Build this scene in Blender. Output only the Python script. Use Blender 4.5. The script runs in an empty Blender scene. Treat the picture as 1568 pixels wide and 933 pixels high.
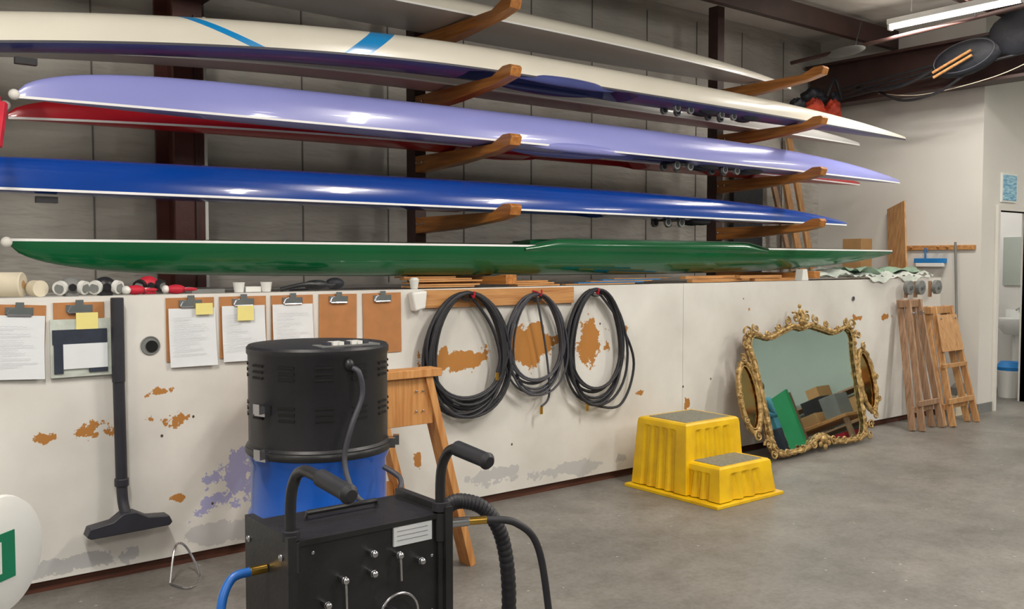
import bpy, math, random
from mathutils import Vector, Matrix
random.seed(7)
S=bpy.context.scene
try:
    S.view_settings.view_transform='Standard'; S.view_settings.look='None'
except Exception as e: print(e)

# ---------------------------------------------------------------- materials
def lin(c):
    c=c/255.0
    return c/12.92 if c<=0.04045 else ((c+0.055)/1.055)**2.4
def rgb(r,g,b): return (lin(r),lin(g),lin(b),1)
def sc(c,f): return tuple(min(1,max(0,x*f)) for x in c[:3])+(1,)
def mk(name,col,rough=.5,metal=0,var=.12,vs=5,stretch=(1,1,1),bump=0,bs=40,coat=0,col2=None,emit=0,alpha=1,trans=0):
    m=bpy.data.materials.new(name); m.use_nodes=True
    nt=m.node_tree; N=nt.nodes; L=nt.links; p=N['Principled BSDF']
    tc=N.new('ShaderNodeTexCoord'); mp=N.new('ShaderNodeMapping'); mp.inputs['Scale'].default_value=stretch
    L.new(tc.outputs['Object'],mp.inputs['Vector'])
    nz=N.new('ShaderNodeTexNoise'); nz.inputs['Scale'].default_value=vs; nz.inputs['Detail'].default_value=6
    L.new(mp.outputs[0],nz.inputs['Vector'])
    cr=N.new('ShaderNodeValToRGB'); cr.color_ramp.elements[0].position=.3; cr.color_ramp.elements[1].position=.7
    cr.color_ramp.elements[0].color=col2 if col2 else sc(col,1-var); cr.color_ramp.elements[1].color=sc(col,1+var) if not col2 else col
    L.new(nz.outputs[0],cr.inputs[0]); L.new(cr.outputs[0],p.inputs['Base Color'])
    p.inputs['Roughness'].default_value=rough; p.inputs['Metallic'].default_value=metal
    p.inputs['Coat Weight'].default_value=coat; p.inputs['Coat Roughness'].default_value=.05
    if trans: p.inputs['Transmission Weight'].default_value=trans
    if alpha<1: p.inputs['Alpha'].default_value=alpha
    if emit:
        p.inputs['Emission Color'].default_value=col; p.inputs['Emission Strength'].default_value=emit
    if bump:
        n2=N.new('ShaderNodeTexNoise'); n2.inputs['Scale'].default_value=bs; n2.inputs['Detail'].default_value=5
        L.new(mp.outputs[0],n2.inputs['Vector'])
        b=N.new('ShaderNodeBump'); b.inputs['Strength'].default_value=bump; b.inputs['Distance'].default_value=.02
        L.new(n2.outputs[0],b.inputs['Height']); L.new(b.outputs[0],p.inputs['Normal'])
    m['ramp']=cr.name
    return m
def wood(name,c1,c2,axis,rough=.55,sc_=3):
    st=[14,14,14]; st[axis]=1.0
    return mk(name,rgb(*c1),rough,0,vs=sc_,stretch=tuple(st),bump=.15,bs=8,col2=rgb(*c2))

M={}
M['hullwhite']=mk('hull_white',rgb(228,223,210),.28,coat=.4,var=.04,vs=2)
M['hullgrey']=mk('hull_grey_white',rgb(202,201,198),.35,coat=.2,var=.06,vs=2)
M['lav']=mk('hull_lavender',rgb(146,150,216),.26,coat=.5,var=.04,vs=1.5)
M['blue']=mk('hull_blue',rgb(6,62,152),.2,coat=.7,var=.08,vs=1.5)
M['green']=mk('hull_green',rgb(6,84,46),.2,coat=.7,var=.1,vs=1.5)
M['greendk']=mk('deck_green_dark',rgb(8,58,34),.35,coat=.4,var=.1,vs=1.5)
M['red']=mk('hull_red',rgb(188,14,34),.28,coat=.4,var=.06,vs=2)
M['navy']=mk('deck_navy',rgb(70,80,140),.35,coat=.3,var=.12,vs=3)
M['stripe']=mk('gunwale_white',rgb(240,240,240),.35,var=.02)
M['rubw']=mk('bow_ball_white',rgb(235,232,225),.5,var=.03)
M['woodY']=wood('wood_arm',(200,134,66),(150,92,42),1,.38)
M['woodX']=wood('wood_strip_x',(204,152,94),(168,112,62),0)
M['woodZ']=wood('wood_strip_z',(202,158,108),(164,116,72),2)
M['woodold']=wood('wood_old',(176,142,114),(130,98,72),2)
M['woodsaw']=wood('wood_sawhorse',(216,160,98),(182,118,60),2)
M['sill']=wood('wood_sill_dark',(96,52,34),(60,34,24),0,.7)
M['steel_red']=mk('steel_primer_red',rgb(84,42,36),.5,var=.25,vs=3,bump=.1,bs=20)
M['steel_dark']=mk('steel_dark',rgb(66,44,40),.5,var=.25,vs=4)
M['black']=mk('black_plastic',rgb(34,34,38),.42,var=.2,vs=8,bump=.05,bs=120)
M['wandb']=mk('wand_plastic',rgb(44,44,52),.45,var=.15,vs=8)
M['blackp']=mk('black_painted_metal',rgb(34,34,36),.38,var=.25,vs=14,bump=.06,bs=60)
M['rubber']=mk('black_rubber',rgb(38,38,44),.55,var=.2,vs=20)
M['hosegrey']=mk('hose_dark_grey',rgb(62,62,70),.5,var=.12,vs=10)
M['ink']=mk('ink_lines',rgb(150,152,165),.8,var=.2,vs=60)
M['hole']=mk('dark_recess',rgb(14,13,13),.9,var=.1)
M['chrome']=mk('steel_bright',rgb(190,190,195),.25,1,var=.06,vs=20)
M['brass']=mk('brass',rgb(205,165,80),.28,1,var=.08,vs=20)
M['drumblue']=mk('drum_blue',rgb(14,82,176),.3,var=.12,vs=5,coat=.4)
M['hoseblue']=mk('hose_blue',rgb(24,96,180),.4,var=.08)
M['yellow']=mk('plastic_yellow',rgb(238,194,10),.42,vs=7,bump=.04,bs=50,col2=rgb(214,168,14))
M['grip']=mk('step_grip_grey',rgb(128,126,112),.8,var=.25,vs=60,bump=.2,bs=200)
M['paper']=mk('paper_white',rgb(222,226,230),.8,var=.03,vs=8)
M['sticky']=mk('sticky_note_yellow',rgb(232,220,140),.8,var=.03)
M['clipb']=mk('clipboard_hardboard',rgb(176,120,72),.55,var=.1,vs=12)
M['white']=mk('white_plastic',rgb(226,226,222),.35,var=.03)
M['cream']=mk('cream_roll',rgb(216,206,184),.8,var=.06,vs=10)
M['gold']=mk('gold_gilt',rgb(204,172,112),.42,.45,vs=30,bump=.4,bs=60,col2=rgb(116,88,48))
M['mirror']=mk('mirror_glass',rgb(212,222,218),.015,1,var=.02)
M['mirror2']=mk('mirror_amber',rgb(176,142,92),.06,1,var=.1)
M['greenp']=mk('panel_green',rgb(50,170,110),.6,var=.06)
M['card']=mk('cardboard',rgb(176,138,92),.8,var=.1)
M['teal']=mk('shirt_teal',rgb(70,135,155),.8,var=.1,vs=12)
M['skin']=mk('skin',rgb(205,150,122),.55,var=.05)
M['hair']=mk('hair_grey',rgb(90,78,66),.8,var=.2,vs=60)
M['jeans']=mk('trousers_dark',rgb(46,52,66),.85,var=.15,vs=20)
M['plast']=mk('plastic_sheet',rgb(196,202,194),.25,var=.15,vs=8,bump=.5,bs=14)
M['plastg']=mk('plastic_sheet_green',rgb(126,150,130),.3,var=.3,vs=10,bump=.5,bs=16)
M['tube']=mk('fluorescent_tube',(1,.97,.92,1),.5,var=0,emit=9)
M['fixt']=mk('fixture_white',rgb(225,225,222),.4,var=.02)
M['porc']=mk('porcelain',rgb(236,236,232),.15,var=.02)
M['bagb']=mk('bag_black',rgb(28,30,38),.6,var=.25,vs=10,bump=.3,bs=20)
M['orange']=mk('vest_orange',rgb(190,62,28),.75,vs=9,col2=rgb(110,28,20),bump=.4,bs=12)
M['pinkred']=mk('glove_red',rgb(190,28,52),.6,var=.15,vs=14)
M['bluebr']=mk('brush_blue',rgb(30,120,190),.6,var=.1)
M['wallw']=mk('paint_white_wall',rgb(214,211,205),.7,var=.03,vs=2,bump=.03,bs=30)
M['wallt']=mk('paint_far_wall',rgb(172,190,184),.7,var=.06,vs=1)
M['grey']=mk('grey_paint',rgb(120,122,120),.6,var=.1)
M['sea']=mk('picture_sea',rgb(190,225,235),.5,vs=5,stretch=(2,1,9),col2=rgb(20,130,180))
M['greenlab']=mk('label_green',rgb(22,120,82),.4,var=.05)
M['seam']=mk('wall_seam',rgb(104,100,95),.7,var=.1)

def nodes_of(m): return m.node_tree.nodes,m.node_tree.links
def concrete():
    m=mk('concrete_floor',rgb(144,140,134),.48,vs=1.3,col2=rgb(114,111,106),bump=.05,bs=60)
    N,L=nodes_of(m); p=N['Principled BSDF']; cr=N[m['ramp']]
    tc=N.new('ShaderNodeTexCoord')
    n=N.new('ShaderNodeTexNoise'); n.inputs['Scale'].default_value=30; n.inputs['Detail'].default_value=9; n.inputs['Roughness'].default_value=.8
    L.new(tc.outputs['Object'],n.inputs['Vector'])
    r=N.new('ShaderNodeValToRGB'); r.color_ramp.elements[0].position=.36; r.color_ramp.elements[1].position=.62
    r.color_ramp.elements[0].color=(.55,.54,.53,1); r.color_ramp.elements[1].color=(1.06,1.06,1.06,1)
    L.new(n.outputs[0],r.inputs[0])
    n3=N.new('ShaderNodeTexNoise'); n3.inputs['Scale'].default_value=4.5; n3.inputs['Detail'].default_value=7; n3.inputs['Roughness'].default_value=.7
    L.new(tc.outputs['Object'],n3.inputs['Vector'])
    r3=N.new('ShaderNodeValToRGB'); r3.color_ramp.elements[0].position=.38; r3.color_ramp.elements[1].position=.55
    r3.color_ramp.elements[0].color=(.66,.65,.63,1); r3.color_ramp.elements[1].color=(1,1,1,1); L.new(n3.outputs[0],r3.inputs[0])
    v=N.new('ShaderNodeTexVoronoi'); v.inputs['Scale'].default_value=7; L.new(tc.outputs['Object'],v.inputs['Vector'])
    lt=N.new('ShaderNodeMath'); lt.operation='LESS_THAN'; lt.inputs[1].default_value=.05; L.new(v.outputs['Distance'],lt.inputs[0])
    mx=N.new('ShaderNodeMixRGB'); mx.blend_type='MULTIPLY'; mx.inputs[0].default_value=.6
    L.new(cr.outputs[0],mx.inputs[1]); L.new(r.outputs[0],mx.inputs[2])
    m3=N.new('ShaderNodeMixRGB'); m3.blend_type='MULTIPLY'; m3.inputs[0].default_value=.6; L.new(mx.outputs[0],m3.inputs[1]); L.new(r3.outputs[0],m3.inputs[2])
    m2=N.new('ShaderNodeMixRGB'); m2.inputs[2].default_value=rgb(205,205,200); L.new(m3.outputs[0],m2.inputs[1])
    k=N.new('ShaderNodeMath'); k.operation='MULTIPLY'; k.inputs[1].default_value=.5; L.new(lt.outputs[0],k.inputs[0]); L.new(k.outputs[0],m2.inputs[0])
    L.new(m2.outputs[0],p.inputs['Base Color'])
    return m
M['floor']=concrete()
def chipped():
    m=mk('chipped_white_paint',rgb(228,226,221),.5,vs=1.8,col2=rgb(204,201,195),bump=.04,bs=14)
    N,L=nodes_of(m); p=N['Principled BSDF']; cr=N[m['ramp']]
    tc=N.new('ShaderNodeTexCoord')
    def field(patches,nscale,amp,thr):
        nz=N.new('ShaderNodeTexNoise'); nz.inputs['Scale'].default_value=nscale; nz.inputs['Detail'].default_value=7; nz.inputs['Roughness'].default_value=.65
        L.new(tc.outputs['Object'],nz.inputs['Vector'])
        last=None
        for (cx,cz,rx,rz) in patches:
            s=N.new('ShaderNodeVectorMath'); s.operation='SUBTRACT'; s.inputs[1].default_value=(cx,0,cz); L.new(tc.outputs['Object'],s.inputs[0])
            q=N.new('ShaderNodeVectorMath'); q.operation='MULTIPLY'; q.inputs[1].default_value=(1/rx,0,1/rz); L.new(s.outputs[0],q.inputs[0])
            l=N.new('ShaderNodeVectorMath'); l.operation='LENGTH'; L.new(q.outputs[0],l.inputs[0])
            if last is None: last=l.outputs['Value']
            else:
                mn=N.new('ShaderNodeMath'); mn.operation='MINIMUM'; L.new(last,mn.inputs[0]); L.new(l.outputs['Value'],mn.inputs[1]); last=mn.outputs[0]
        a=N.new('ShaderNodeMath'); a.operation='MULTIPLY_ADD'; a.inputs[1].default_value=amp; L.new(nz.outputs[0],a.inputs[0]); L.new(last,a.inputs[2])
        t=N.new('ShaderNodeMath'); t.operation='LESS_THAN'; t.inputs[1].default_value=thr; L.new(a.outputs[0],t.inputs[0])
        return t.outputs[0]
    big=[(3.36,.98,.25,.09),(3.93,1.04,.24,.15),(4.48,1.03,.17,.15)]
    chips=[(1.60,.78,.14,.05),(1.17,.76,.10,.05),(.95,.75,.05,.03),(1.57,.36,.06,.02),
           (4.85,1.1,.05,.03),(5.52,.50,.05,.07),(7.9,1.07,.12,.03),(8.4,1.06,.1,.03),(2.35,1.05,.1,.04),(6.3,1.2,.04,.03),(1.5,.93,.06,.03),(5.0,.62,.05,.03),(3.05,.36,.04,.05)]
    f0=field(big,8,3.4,2.55)
    f1=field(chips,11,5.0,3.15)
    dots=[(random.uniform(1.2,9.2),random.uniform(.2,1.35),.012,.014) for _ in range(16)]
    f1b=field(dots,30,.8,1.0)
    f2=field([(1.92,.40,.20,.17)],9,6,3.7)
    f3=field([(4.2,.14,.6,.06),(1.85,.14,.35,.06),(3.7,.2,.3,.05),(.95,.12,.4,.05)],5,4,2.8)
    def mix(prev,fac,col,k=1.0):
        x=N.new('ShaderNodeMixRGB'); x.inputs[2].default_value=col; L.new(prev,x.inputs[1])
        kk=N.new('ShaderNodeMath'); kk.operation='MULTIPLY'; kk.inputs[1].default_value=k; L.new(fac,kk.inputs[0]); L.new(kk.outputs[0],x.inputs[0]); return x.outputs[0]
    c=mix(cr.outputs[0],f3,rgb(178,178,180),.8)
    c=mix(c,f2,rgb(104,108,190),.6)
    c=mix(c,f0,rgb(180,122,58)); c=mix(c,f1,rgb(176,120,58)); c=mix(c,f1b,rgb(80,64,50))
    L.new(c,p.inputs['Base Color'])
    return m
M['chip']=chipped()
def insul(nm,a,b_):
    m=mk(nm,rgb(*a),.6,vs=1.2,col2=rgb(*b_),stretch=(1,1,.4))
    N,L=nodes_of(m); p=N['Principled BSDF']
    tc=N.new('ShaderNodeTexCoord'); w=N.new('ShaderNodeTexWave'); w.inputs['Scale'].default_value=.55; w.bands_direction='X'; w.inputs['Distortion'].default_value=.3
    L.new(tc.outputs['Object'],w.inputs['Vector'])
    n=N.new('ShaderNodeTexNoise'); n.inputs['Scale'].default_value=4; 
    mp=N.new('ShaderNodeMapping'); mp.inputs['Scale'].default_value=(1,1,3.5); L.new(tc.outputs['Object'],mp.inputs['Vector']); L.new(mp.outputs[0],n.inputs['Vector'])
    ad=N.new('ShaderNodeMath'); ad.operation='MULTIPLY_ADD'; ad.inputs[1].default_value=.9; L.new(n.outputs[0],ad.inputs[0]); L.new(w.outputs['Fac'],ad.inputs[2])
    b=N.new('ShaderNodeBump'); b.inputs['Strength'].default_value=.5; b.inputs['Distance'].default_value=.08; L.new(ad.outputs[0],b.inputs['Height']); L.new(b.outputs[0],p.inputs['Normal'])
    return m
M['insul']=insul('insulated_metal_wall',(184,180,173),(158,154,147))
M['ceil']=insul('insulated_metal_ceiling',(222,219,212),(204,200,193))
def taped():
    m=mk('hull_white_taped',rgb(230,225,211),.28,coat=.4,var=.04,vs=2)
    N,L=nodes_of(m); p=N['Principled BSDF']; cr=N[m['ramp']]
    tc=N.new('ShaderNodeTexCoord'); sp=N.new('ShaderNodeSeparateXYZ'); L.new(tc.outputs['Object'],sp.inputs[0])
    outs=[]
    for cx,k,w in ((1.70,3.0,.055),(2.88,-1.3,.08)):
        a=N.new('ShaderNodeMath'); a.operation='MULTIPLY_ADD'; a.inputs[1].default_value=k; a.inputs[2].default_value=-(cx+k*2.95); L.new(sp.outputs['Z'],a.inputs[0])
        s=N.new('ShaderNodeMath'); s.operation='ADD'; L.new(sp.outputs['X'],s.inputs[0]); L.new(a.outputs[0],s.inputs[1])
        ab=N.new('ShaderNodeMath'); ab.operation='ABSOLUTE'; L.new(s.outputs[0],ab.inputs[0])
        lt=N.new('ShaderNodeMath'); lt.operation='LESS_THAN'; lt.inputs[1].default_value=w; L.new(ab.outputs[0],lt.inputs[0]); outs.append(lt.outputs[0])
    mxx=N.new('ShaderNodeMath'); mxx.operation='MAXIMUM'; L.new(outs[0],mxx.inputs[0]); L.new(outs[1],mxx.inputs[1])
    mm=N.new('ShaderNodeMixRGB'); mm.inputs[2].default_value=rgb(24,140,208); L.new(cr.outputs[0],mm.inputs[1]); L.new(mxx.outputs[0],mm.inputs[0]); L.new(mm.outputs[0],p.inputs['Base Color'])
    return m
M['taped']=taped()

# ---------------------------------------------------------------- mesh builder
class B:
    def __init__(s,name): s.name=name; s.v=[]; s.f=[]; s.fm=[]; s.ms=[]
    def mi(s,k):
        if k not in s.ms: s.ms.append(k)
        return s.ms.index(k)
    def add(s,vs,fs,k,T=None):
        o=len(s.v); i=s.mi(k)
        for p in vs:
            p=Vector(p)
            if T is not None: p=T@p
            s.v.append(tuple(p))
        for f in fs: s.f.append(tuple(o+q for q in f)); s.fm.append(i)
    def box(s,x0,x1,y0,y1,z0,z1,k,T=None):
        vs=[(x,y,z) for x in (x0,x1) for y in (y0,y1) for z in (z0,z1)]
        s.add(vs,[(0,1,3,2),(4,6,7,5),(0,4,5,1),(2,3,7,6),(0,2,6,4),(1,5,7,3)],k,T)
    def beam(s,p0,p1,w,h,k,up=(0,0,1)):
        p0=Vector(p0);p1=Vector(p1);d=(p1-p0);l=d.length;d.normalize();u=Vector(up)
        x=u.cross(d)
        if x.length<1e-4: x=Vector((1,0,0)).cross(d)
        x.normalize(); y=d.cross(x)
        T=Matrix.Translation(p0)@Matrix((x,y,d)).transposed().to_4x4()
        s.box(-w/2,w/2,-h/2,h/2,0,l,k,T)
    def tube(s,pts,r,k,n=10,closed=False,caps=True):
        pts=[Vector(p) for p in pts]; m=len(pts)
        rs=r if isinstance(r,(list,tuple)) else [r]*m
        vs=[];x=None
        for i,p in enumerate(pts):
            a=pts[(i-1)%m] if (closed or i>0) else p; b=pts[(i+1)%m] if (closed or i<m-1) else p
            d=(b-a)
            if d.length<1e-9: d=Vector((0,0,1))
            d.normalize()
            if x is None:
                x=d.orthogonal().normalized()
            x=(x-d*x.dot(d))
            if x.length<1e-6: x=d.orthogonal()
            x.normalize(); y=d.cross(x)
            for j in range(n):
                t=2*math.pi*j/n; vs.append(p+(x*math.cos(t)+y*math.sin(t))*rs[i])
        fs=[]
        for i in range(m if closed else m-1):
            i2=(i+1)%m
            for j in range(n):
                j2=(j+1)%n; fs.append((i*n+j,i*n+j2,i2*n+j2,i2*n+j))
        if not closed and caps:
            fs.append(tuple(range(n-1,-1,-1))); fs.append(tuple((m-1)*n+j for j in range(n)))
        s.add(vs,fs,k)
    def cyl(s,p0,p1,r,k,n=24,r1=None): s.tube([p0,p1],[r,r if r1 is None else r1],k,n)
    def lathe(s,prof,k,T=None,n=40):
        vs=[];fs=[];m=len(prof)
        for (r,z) in prof:
            for j in range(n):
                t=2*math.pi*j/n; vs.append((r*math.cos(t),r*math.sin(t),z))
        for i in range(m-1):
            for j in range(n):
                j2=(j+1)%n; fs.append((i*n+j,i*n+j2,(i+1)*n+j2,(i+1)*n+j))
        fs.append(tuple(range(n-1,-1,-1))); fs.append(tuple((m-1)*n+j for j in range(n)))
        s.add(vs,fs,k,T)
    def ell(s,c,r,k,T=None,n=16,m=10,crump=0):
        vs=[(c[0],c[1],c[2]-r[2])];fs=[]
        for i in range(1,m):
            p=-math.pi/2+math.pi*i/m
            for j in range(n):
                t=2*math.pi*j/n; q=1+(crump*(math.sin(t*3+p*4+c[0]*9)+math.sin(t*5-p*7+c[1]*5)) if crump else 0)
                vs.append((c[0]+q*r[0]*math.cos(p)*math.cos(t),c[1]+q*r[1]*math.cos(p)*math.sin(t),c[2]+q*r[2]*math.sin(p)))
        vs.append((c[0],c[1],c[2]+r[2]))
        for j in range(n):
            fs.append((0,1+(j+1)%n,1+j)); fs.append((len(vs)-1,1+(m-2)*n+j,1+(m-2)*n+(j+1)%n))
        for i in range(m-2):
            for j in range(n):
                a=1+i*n; fs.append((a+j,a+(j+1)%n,a+n+(j+1)%n,a+n+j))
        s.add(vs,fs,k,T)
    def prism(s,pts,d0,d1,k,T=None):
        n=len(pts); vs=[(x,d0,z) for x,z in pts]+[(x,d1,z) for x,z in pts]
        fs=[tuple(range(n)),tuple(range(2*n-1,n-1,-1))]+[(i,i+n,(i+1)%n+n,(i+1)%n) for i in range(n)]
        s.add(vs,fs,k,T)
    def grid(s,fn,nu,nv,k,T=None):
        vs=[fn(i/(nu-1),j/(nv-1)) for i in range(nu) for j in range(nv)]
        fs=[(i*nv+j,(i+1)*nv+j,(i+1)*nv+j+1,i*nv+j+1) for i in range(nu-1) for j in range(nv-1)]
        s.add(vs,fs,k,T)
    def done(s,bevel=0,parent=None,ang=38):
        me=bpy.data.meshes.new(s.name); me.from_pydata(s.v,[],s.f)
        for k in s.ms: me.materials.append(M[k])
        me.polygons.foreach_set('material_index',s.fm)
        me.polygons.foreach_set('use_smooth',[True]*len(s.f))
        me.update(); me.validate()
        import bmesh
        bm=bmesh.new(); bm.from_mesh(me); bmesh.ops.recalc_face_normals(bm,faces=bm.faces); bm.to_mesh(me); bm.free()
        try: me.set_sharp_from_angle(angle=math.radians(ang))
        except Exception: pass
        o=bpy.data.objects.new(s.name,me); bpy.context.collection.objects.link(o)
        if bevel:
            b=o.modifiers.new('bevel','BEVEL'); b.width=bevel; b.segments=2; b.limit_method='ANGLE'; b.angle_limit=math.radians(40)
        if parent: o.parent=parent
        return o
def crom(pts,n=10,closed=False):
    P=[Vector(p) for p in pts]; out=[]; m=len(P)
    for i in range(m if closed else m-1):
        if closed: a,b,c,d=P[(i-1)%m],P[i],P[(i+1)%m],P[(i+2)%m]
        else: a,b,c,d=P[max(i-1,0)],P[i],P[i+1],P[min(i+2,m-1)]
        for j in range(n):
            t=j/n; out.append(.5*((2*b)+(c-a)*t+(2*a-5*b+4*c-d)*t*t+(3*b-a-3*c+d)*t**3))
    if not closed: out.append(P[-1])
    return out

YW=4.85; LT=1.427; XE=9.8; YB=6.55; H=4.2
# ---------------------------------------------------------------- room
b=B('floor'); b.box(-4,15,-6,7,-.1,0,'floor'); b.done()
b=B('ceiling'); b.box(-4,15,-6,7,H,H+.1,'ceil'); b.done()
b=B('wall_back'); b.box(-4,XE,YB,YB+.12,0,H,'insul'); b.done()
b=B('trim_wall_seam')
for i in range(18):
    X=-3.6+.745*i; b.box(X-.005,X+.005,YB-.006,YB,LT,H-.1,'seam')
b.done()
b=B('wall_left'); b.box(-4.12,-4,-6,7,0,H,'ceil'); b.done()
b=B('wall_front'); b.box(-4,15,-6.12,-6,0,H,'wallt'); b.done()
b=B('wall_right'); b.box(15,15.12,-6,7,0,H,'wallt'); b.done()
b=B('wall_end'); b.box(XE,XE+.12,4.61,YB+.12,0,H,'wallw'); b.done()
b=B('wall_door_side')
b.box(XE+.12,10.16,4.61,4.73,0,H,'wallw'); b.box(11.06,15,4.61,4.73,0,H,'wallw'); b.box(10.16,11.06,4.61,4.73,2.14,H,'wallw')
b.done()
b=B('trim_door')
b.box(10.11,10.16,4.58,4.75,0,2.19,'wallw'); b.box(11.06,11.11,4.58,4.75,0,2.19,'wallw'); b.box(10.16,11.06,4.58,4.75,2.14,2.19,'wallw'); b.done()
b=B('wall_bathroom_end'); b.box(12.1,12.2,4.73,6.6,0,H,'wallw'); b.done()
b=B('wall_bathroom_back'); b.box(XE+.12,12.1,6.5,6.6,0,H,'wallw'); b.done()
b=B('ceiling_bathroom'); b.box(XE+.12,12.1,4.73,6.5,2.6,2.7,'wallw'); b.done()
b=B('wall_back_lower')
b.box(-3.9,5.479,YW,YW+.03,.06,LT,'chip'); b.box(5.483,9.45,YW,YW+.03,.06,LT,'chip')
b.box(-3.9,9.45,YW+.03,YB-.01,.09,LT-.012,'chip')
b.box(-3.9,9.45,YW+.03,YW+.12,0,.09,'sill')
b.done()
b=B('baseboard_end'); b.box(XE-.015,XE,4.61,YW,0,.1,'grey'); b.box(XE,10.1,4.595,4.61,0,.1,'grey'); b.done()

b=B('trim_roof_rafter')
for X in (2.2,9.55):
    b.box(X-.13,X+.13,-5.9,6.5,3.83,3.86,'steel_dark'); b.box(X-.13,X+.13,-5.9,6.5,3.38,3.41,'steel_dark'); b.box(X-.02,X+.02,-5.9,6.5,3.41,3.83,'steel_dark')
b.done()
b=B('trim_roof_purlin')
for Y in (-4.5,-3,-1.5,0,1.5,3,4.2,5.6):
    b.box(-3.9,9.9,Y-.035,Y+.035,3.95,4.15,'steel_dark')
b.done()
b=B('trim_building_column')
X=2.10
b.box(X-.10,X+.09,6.1,6.13,LT,3.38,'steel_red'); b.box(X-.10,X+.09,6.47,6.5,LT,3.38,'steel_red'); b.box(X-.02,X+.02,6.13,6.47,LT,3.38,'steel_red')
b.box(X+.095,X+.115,6.1,6.14,LT,3.2,'white'); b.box(X+.03,X+.05,6.085,6.1,LT,3.2,'steel_dark')
b.done()

# ---------------------------------------------------------------- boat rack
ROWS=[3.33,2.89,2.44,1.98,1.52]; DIP=.05
b=B('boat_rack')
for X in (3.81,7.30):
    b.box(X-.05,X+.05,6.0,6.12,LT+.001,4.1,'steel_dark')
    for z in ROWS:
        pr=[(4.82,z-.02),(4.84,z),(4.92,z),(5.04,z-DIP),(6.1,z-DIP),(6.1,z-.175),(5.5,z-.15),(5.0,z-.105),(4.84,z-.075)]
        if z==ROWS[-1]: pr=[(4.88,z-.01),(4.94,z-.01),(5.02,z-.025),(6.1,z-.025),(6.1,z-.09),(4.88,z-.075)]
        n=len(pr); vs=[(X-.045,y,zz) for y,zz in pr]+[(X+.045,y,zz) for y,zz in pr]
        b.add(vs,[tuple(range(n)),tuple(range(2*n-1,n-1,-1))]+[(i,i+n,(i+1)%n+n,(i+1)%n) for i in range(n)],'woodY')
        if z!=ROWS[-1]:
            for yy in (5.9,5.98): b.cyl((X-.055,yy,z-.1),(X+.055,yy,z-.1),.012,'chrome',8)
b.done(bevel=.004)

# ---------------------------------------------------------------- shells
def shell(name,x0,x1,yc,zg,W,D,hm,dm,inv=True,crown=.018,cock=(-.12,.16),ball=True,stripe='stripe',extras=None,pod=None,sheer=None):
    b=B(name); L=x1-x0; xc=(x0+x1)/2; sg=1 if inv else -1
    NS=120; st=[-math.cos(math.pi*i/(NS-1)) for i in range(NS)]
    st=[.45*s+.55*(-1+2*i/(NS-1)) for i,s in enumerate(st)]
    K=18; rings=[]
    for s in st:
        a=abs(s); X=xc+s*L/2
        z_=zg-(sheer[1]*max(0,sheer[0]-X)**2 if sheer else 0)
        w=W/2*max(0,1-a**2.2)**.85+.008
        d=D*(.78+.22*(1-a*a))*(max(0,1-a**13)**.6 if s<0 else max(0,1-a**3.8)**.9)+.02
        ring=[]
        for j in range(K+1):
            ph=math.pi*j/K; c=math.cos(ph)
            y=w*math.copysign(abs(c)**.8,c); z=d*math.sin(ph)**.85 if 0<j<K else 0
            ring.append((X,yc-y,z_+sg*z))
        e=.013
        cr_=crown*max(0,1-a**4)
        inside=cock[0]<s<cock[1]
        dk=[(1,e),(.8,e+cr_*.36*1),(.5,e+cr_*.75),(0,e+cr_),(-.5,e+cr_*.75),(-.8,e+cr_*.36),(-1,e)]
        if inside: dk=[(1,e),(.8,e),(.74,-d*.5),(0,-d*.55),(-.74,-d*.5),(-.8,e),(-1,e)]
        for (q,zz) in reversed(dk): ring.append((X,yc-q*w,z_-sg*zz))
        rings.append(ring)
    R=len(rings[0]); vs=[p for r in rings for p in r]
    fh=[];fst=[];fd=[]
    for i in range(NS-1):
        for j in range(R):
            j2=(j+1)%R; f=(i*R+j,i*R+j2,(i+1)*R+j2,(i+1)*R+j)
            if j<K: fh.append(f)
            elif j==K or j==R-1: fst.append(f)
            else: fd.append(f)
    fh.append(tuple(range(R))); fh.append(tuple((NS-1)*R+j for j in range(R)))
    o=len(b.v); b.v+= [tuple(p) for p in vs]
    for fs,k in ((fh,hm),(fst,stripe),(fd,dm)):
        i=b.mi(k); b.f+=fs; b.fm+=[i]*len(fs)
    if ball: b.ell((x0-.012,yc,zg+sg*.005),(.027,.027,.027),'rubw')
    if pod:
        X,k=pod
        for sd in (-1,1):
            def fn(u,v,sd=sd):
                x=X-.5+1.0*u; w=.13*math.sin(math.pi*u)**.8; t=2*math.pi*v
                return (x,yc+sd*(W/2-.04+w*.6*(.5+.5*math.cos(t))),zg-sg*.01+sg*.035*math.sin(t)*math.sin(math.pi*u)**.5)
            b.grid(fn,24,14,k)
    if extras:
        for X in extras:
            for dy in (-.07,.07):
                for q in (0,.16):
                    b.cyl((X+q,yc+dy-.012,zg-sg*.05),(X+q,yc+dy+.012,zg-sg*.05),.034,'grey',16)
                    b.cyl((X+q,yc+dy-.016,zg-sg*.05),(X+q,yc+dy+.016,zg-sg*.05),.02,'rubber',12)
                b.beam((X-.35,yc+dy,zg-sg*.012),(X+.5,yc+dy,zg-sg*.012),.02,.012,'chrome')
            b.box(X-.03,X+.2,yc-.08,yc+.08,zg-sg*.03-.008,zg-sg*.03+.008,'black')
            for dy in (-.05,.05): b.ell((X+.42,yc+dy,zg-sg*.03),(.13,.04,.035),'black')
    return b
z0=[r-DIP for r in ROWS]
b=shell('racing_shell_white',-.3,7.9,5.62,z0[0]+.035,.62,.12,'hullwhite','hullgrey',ball=False,cock=(9,9)); b.done()
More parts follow.
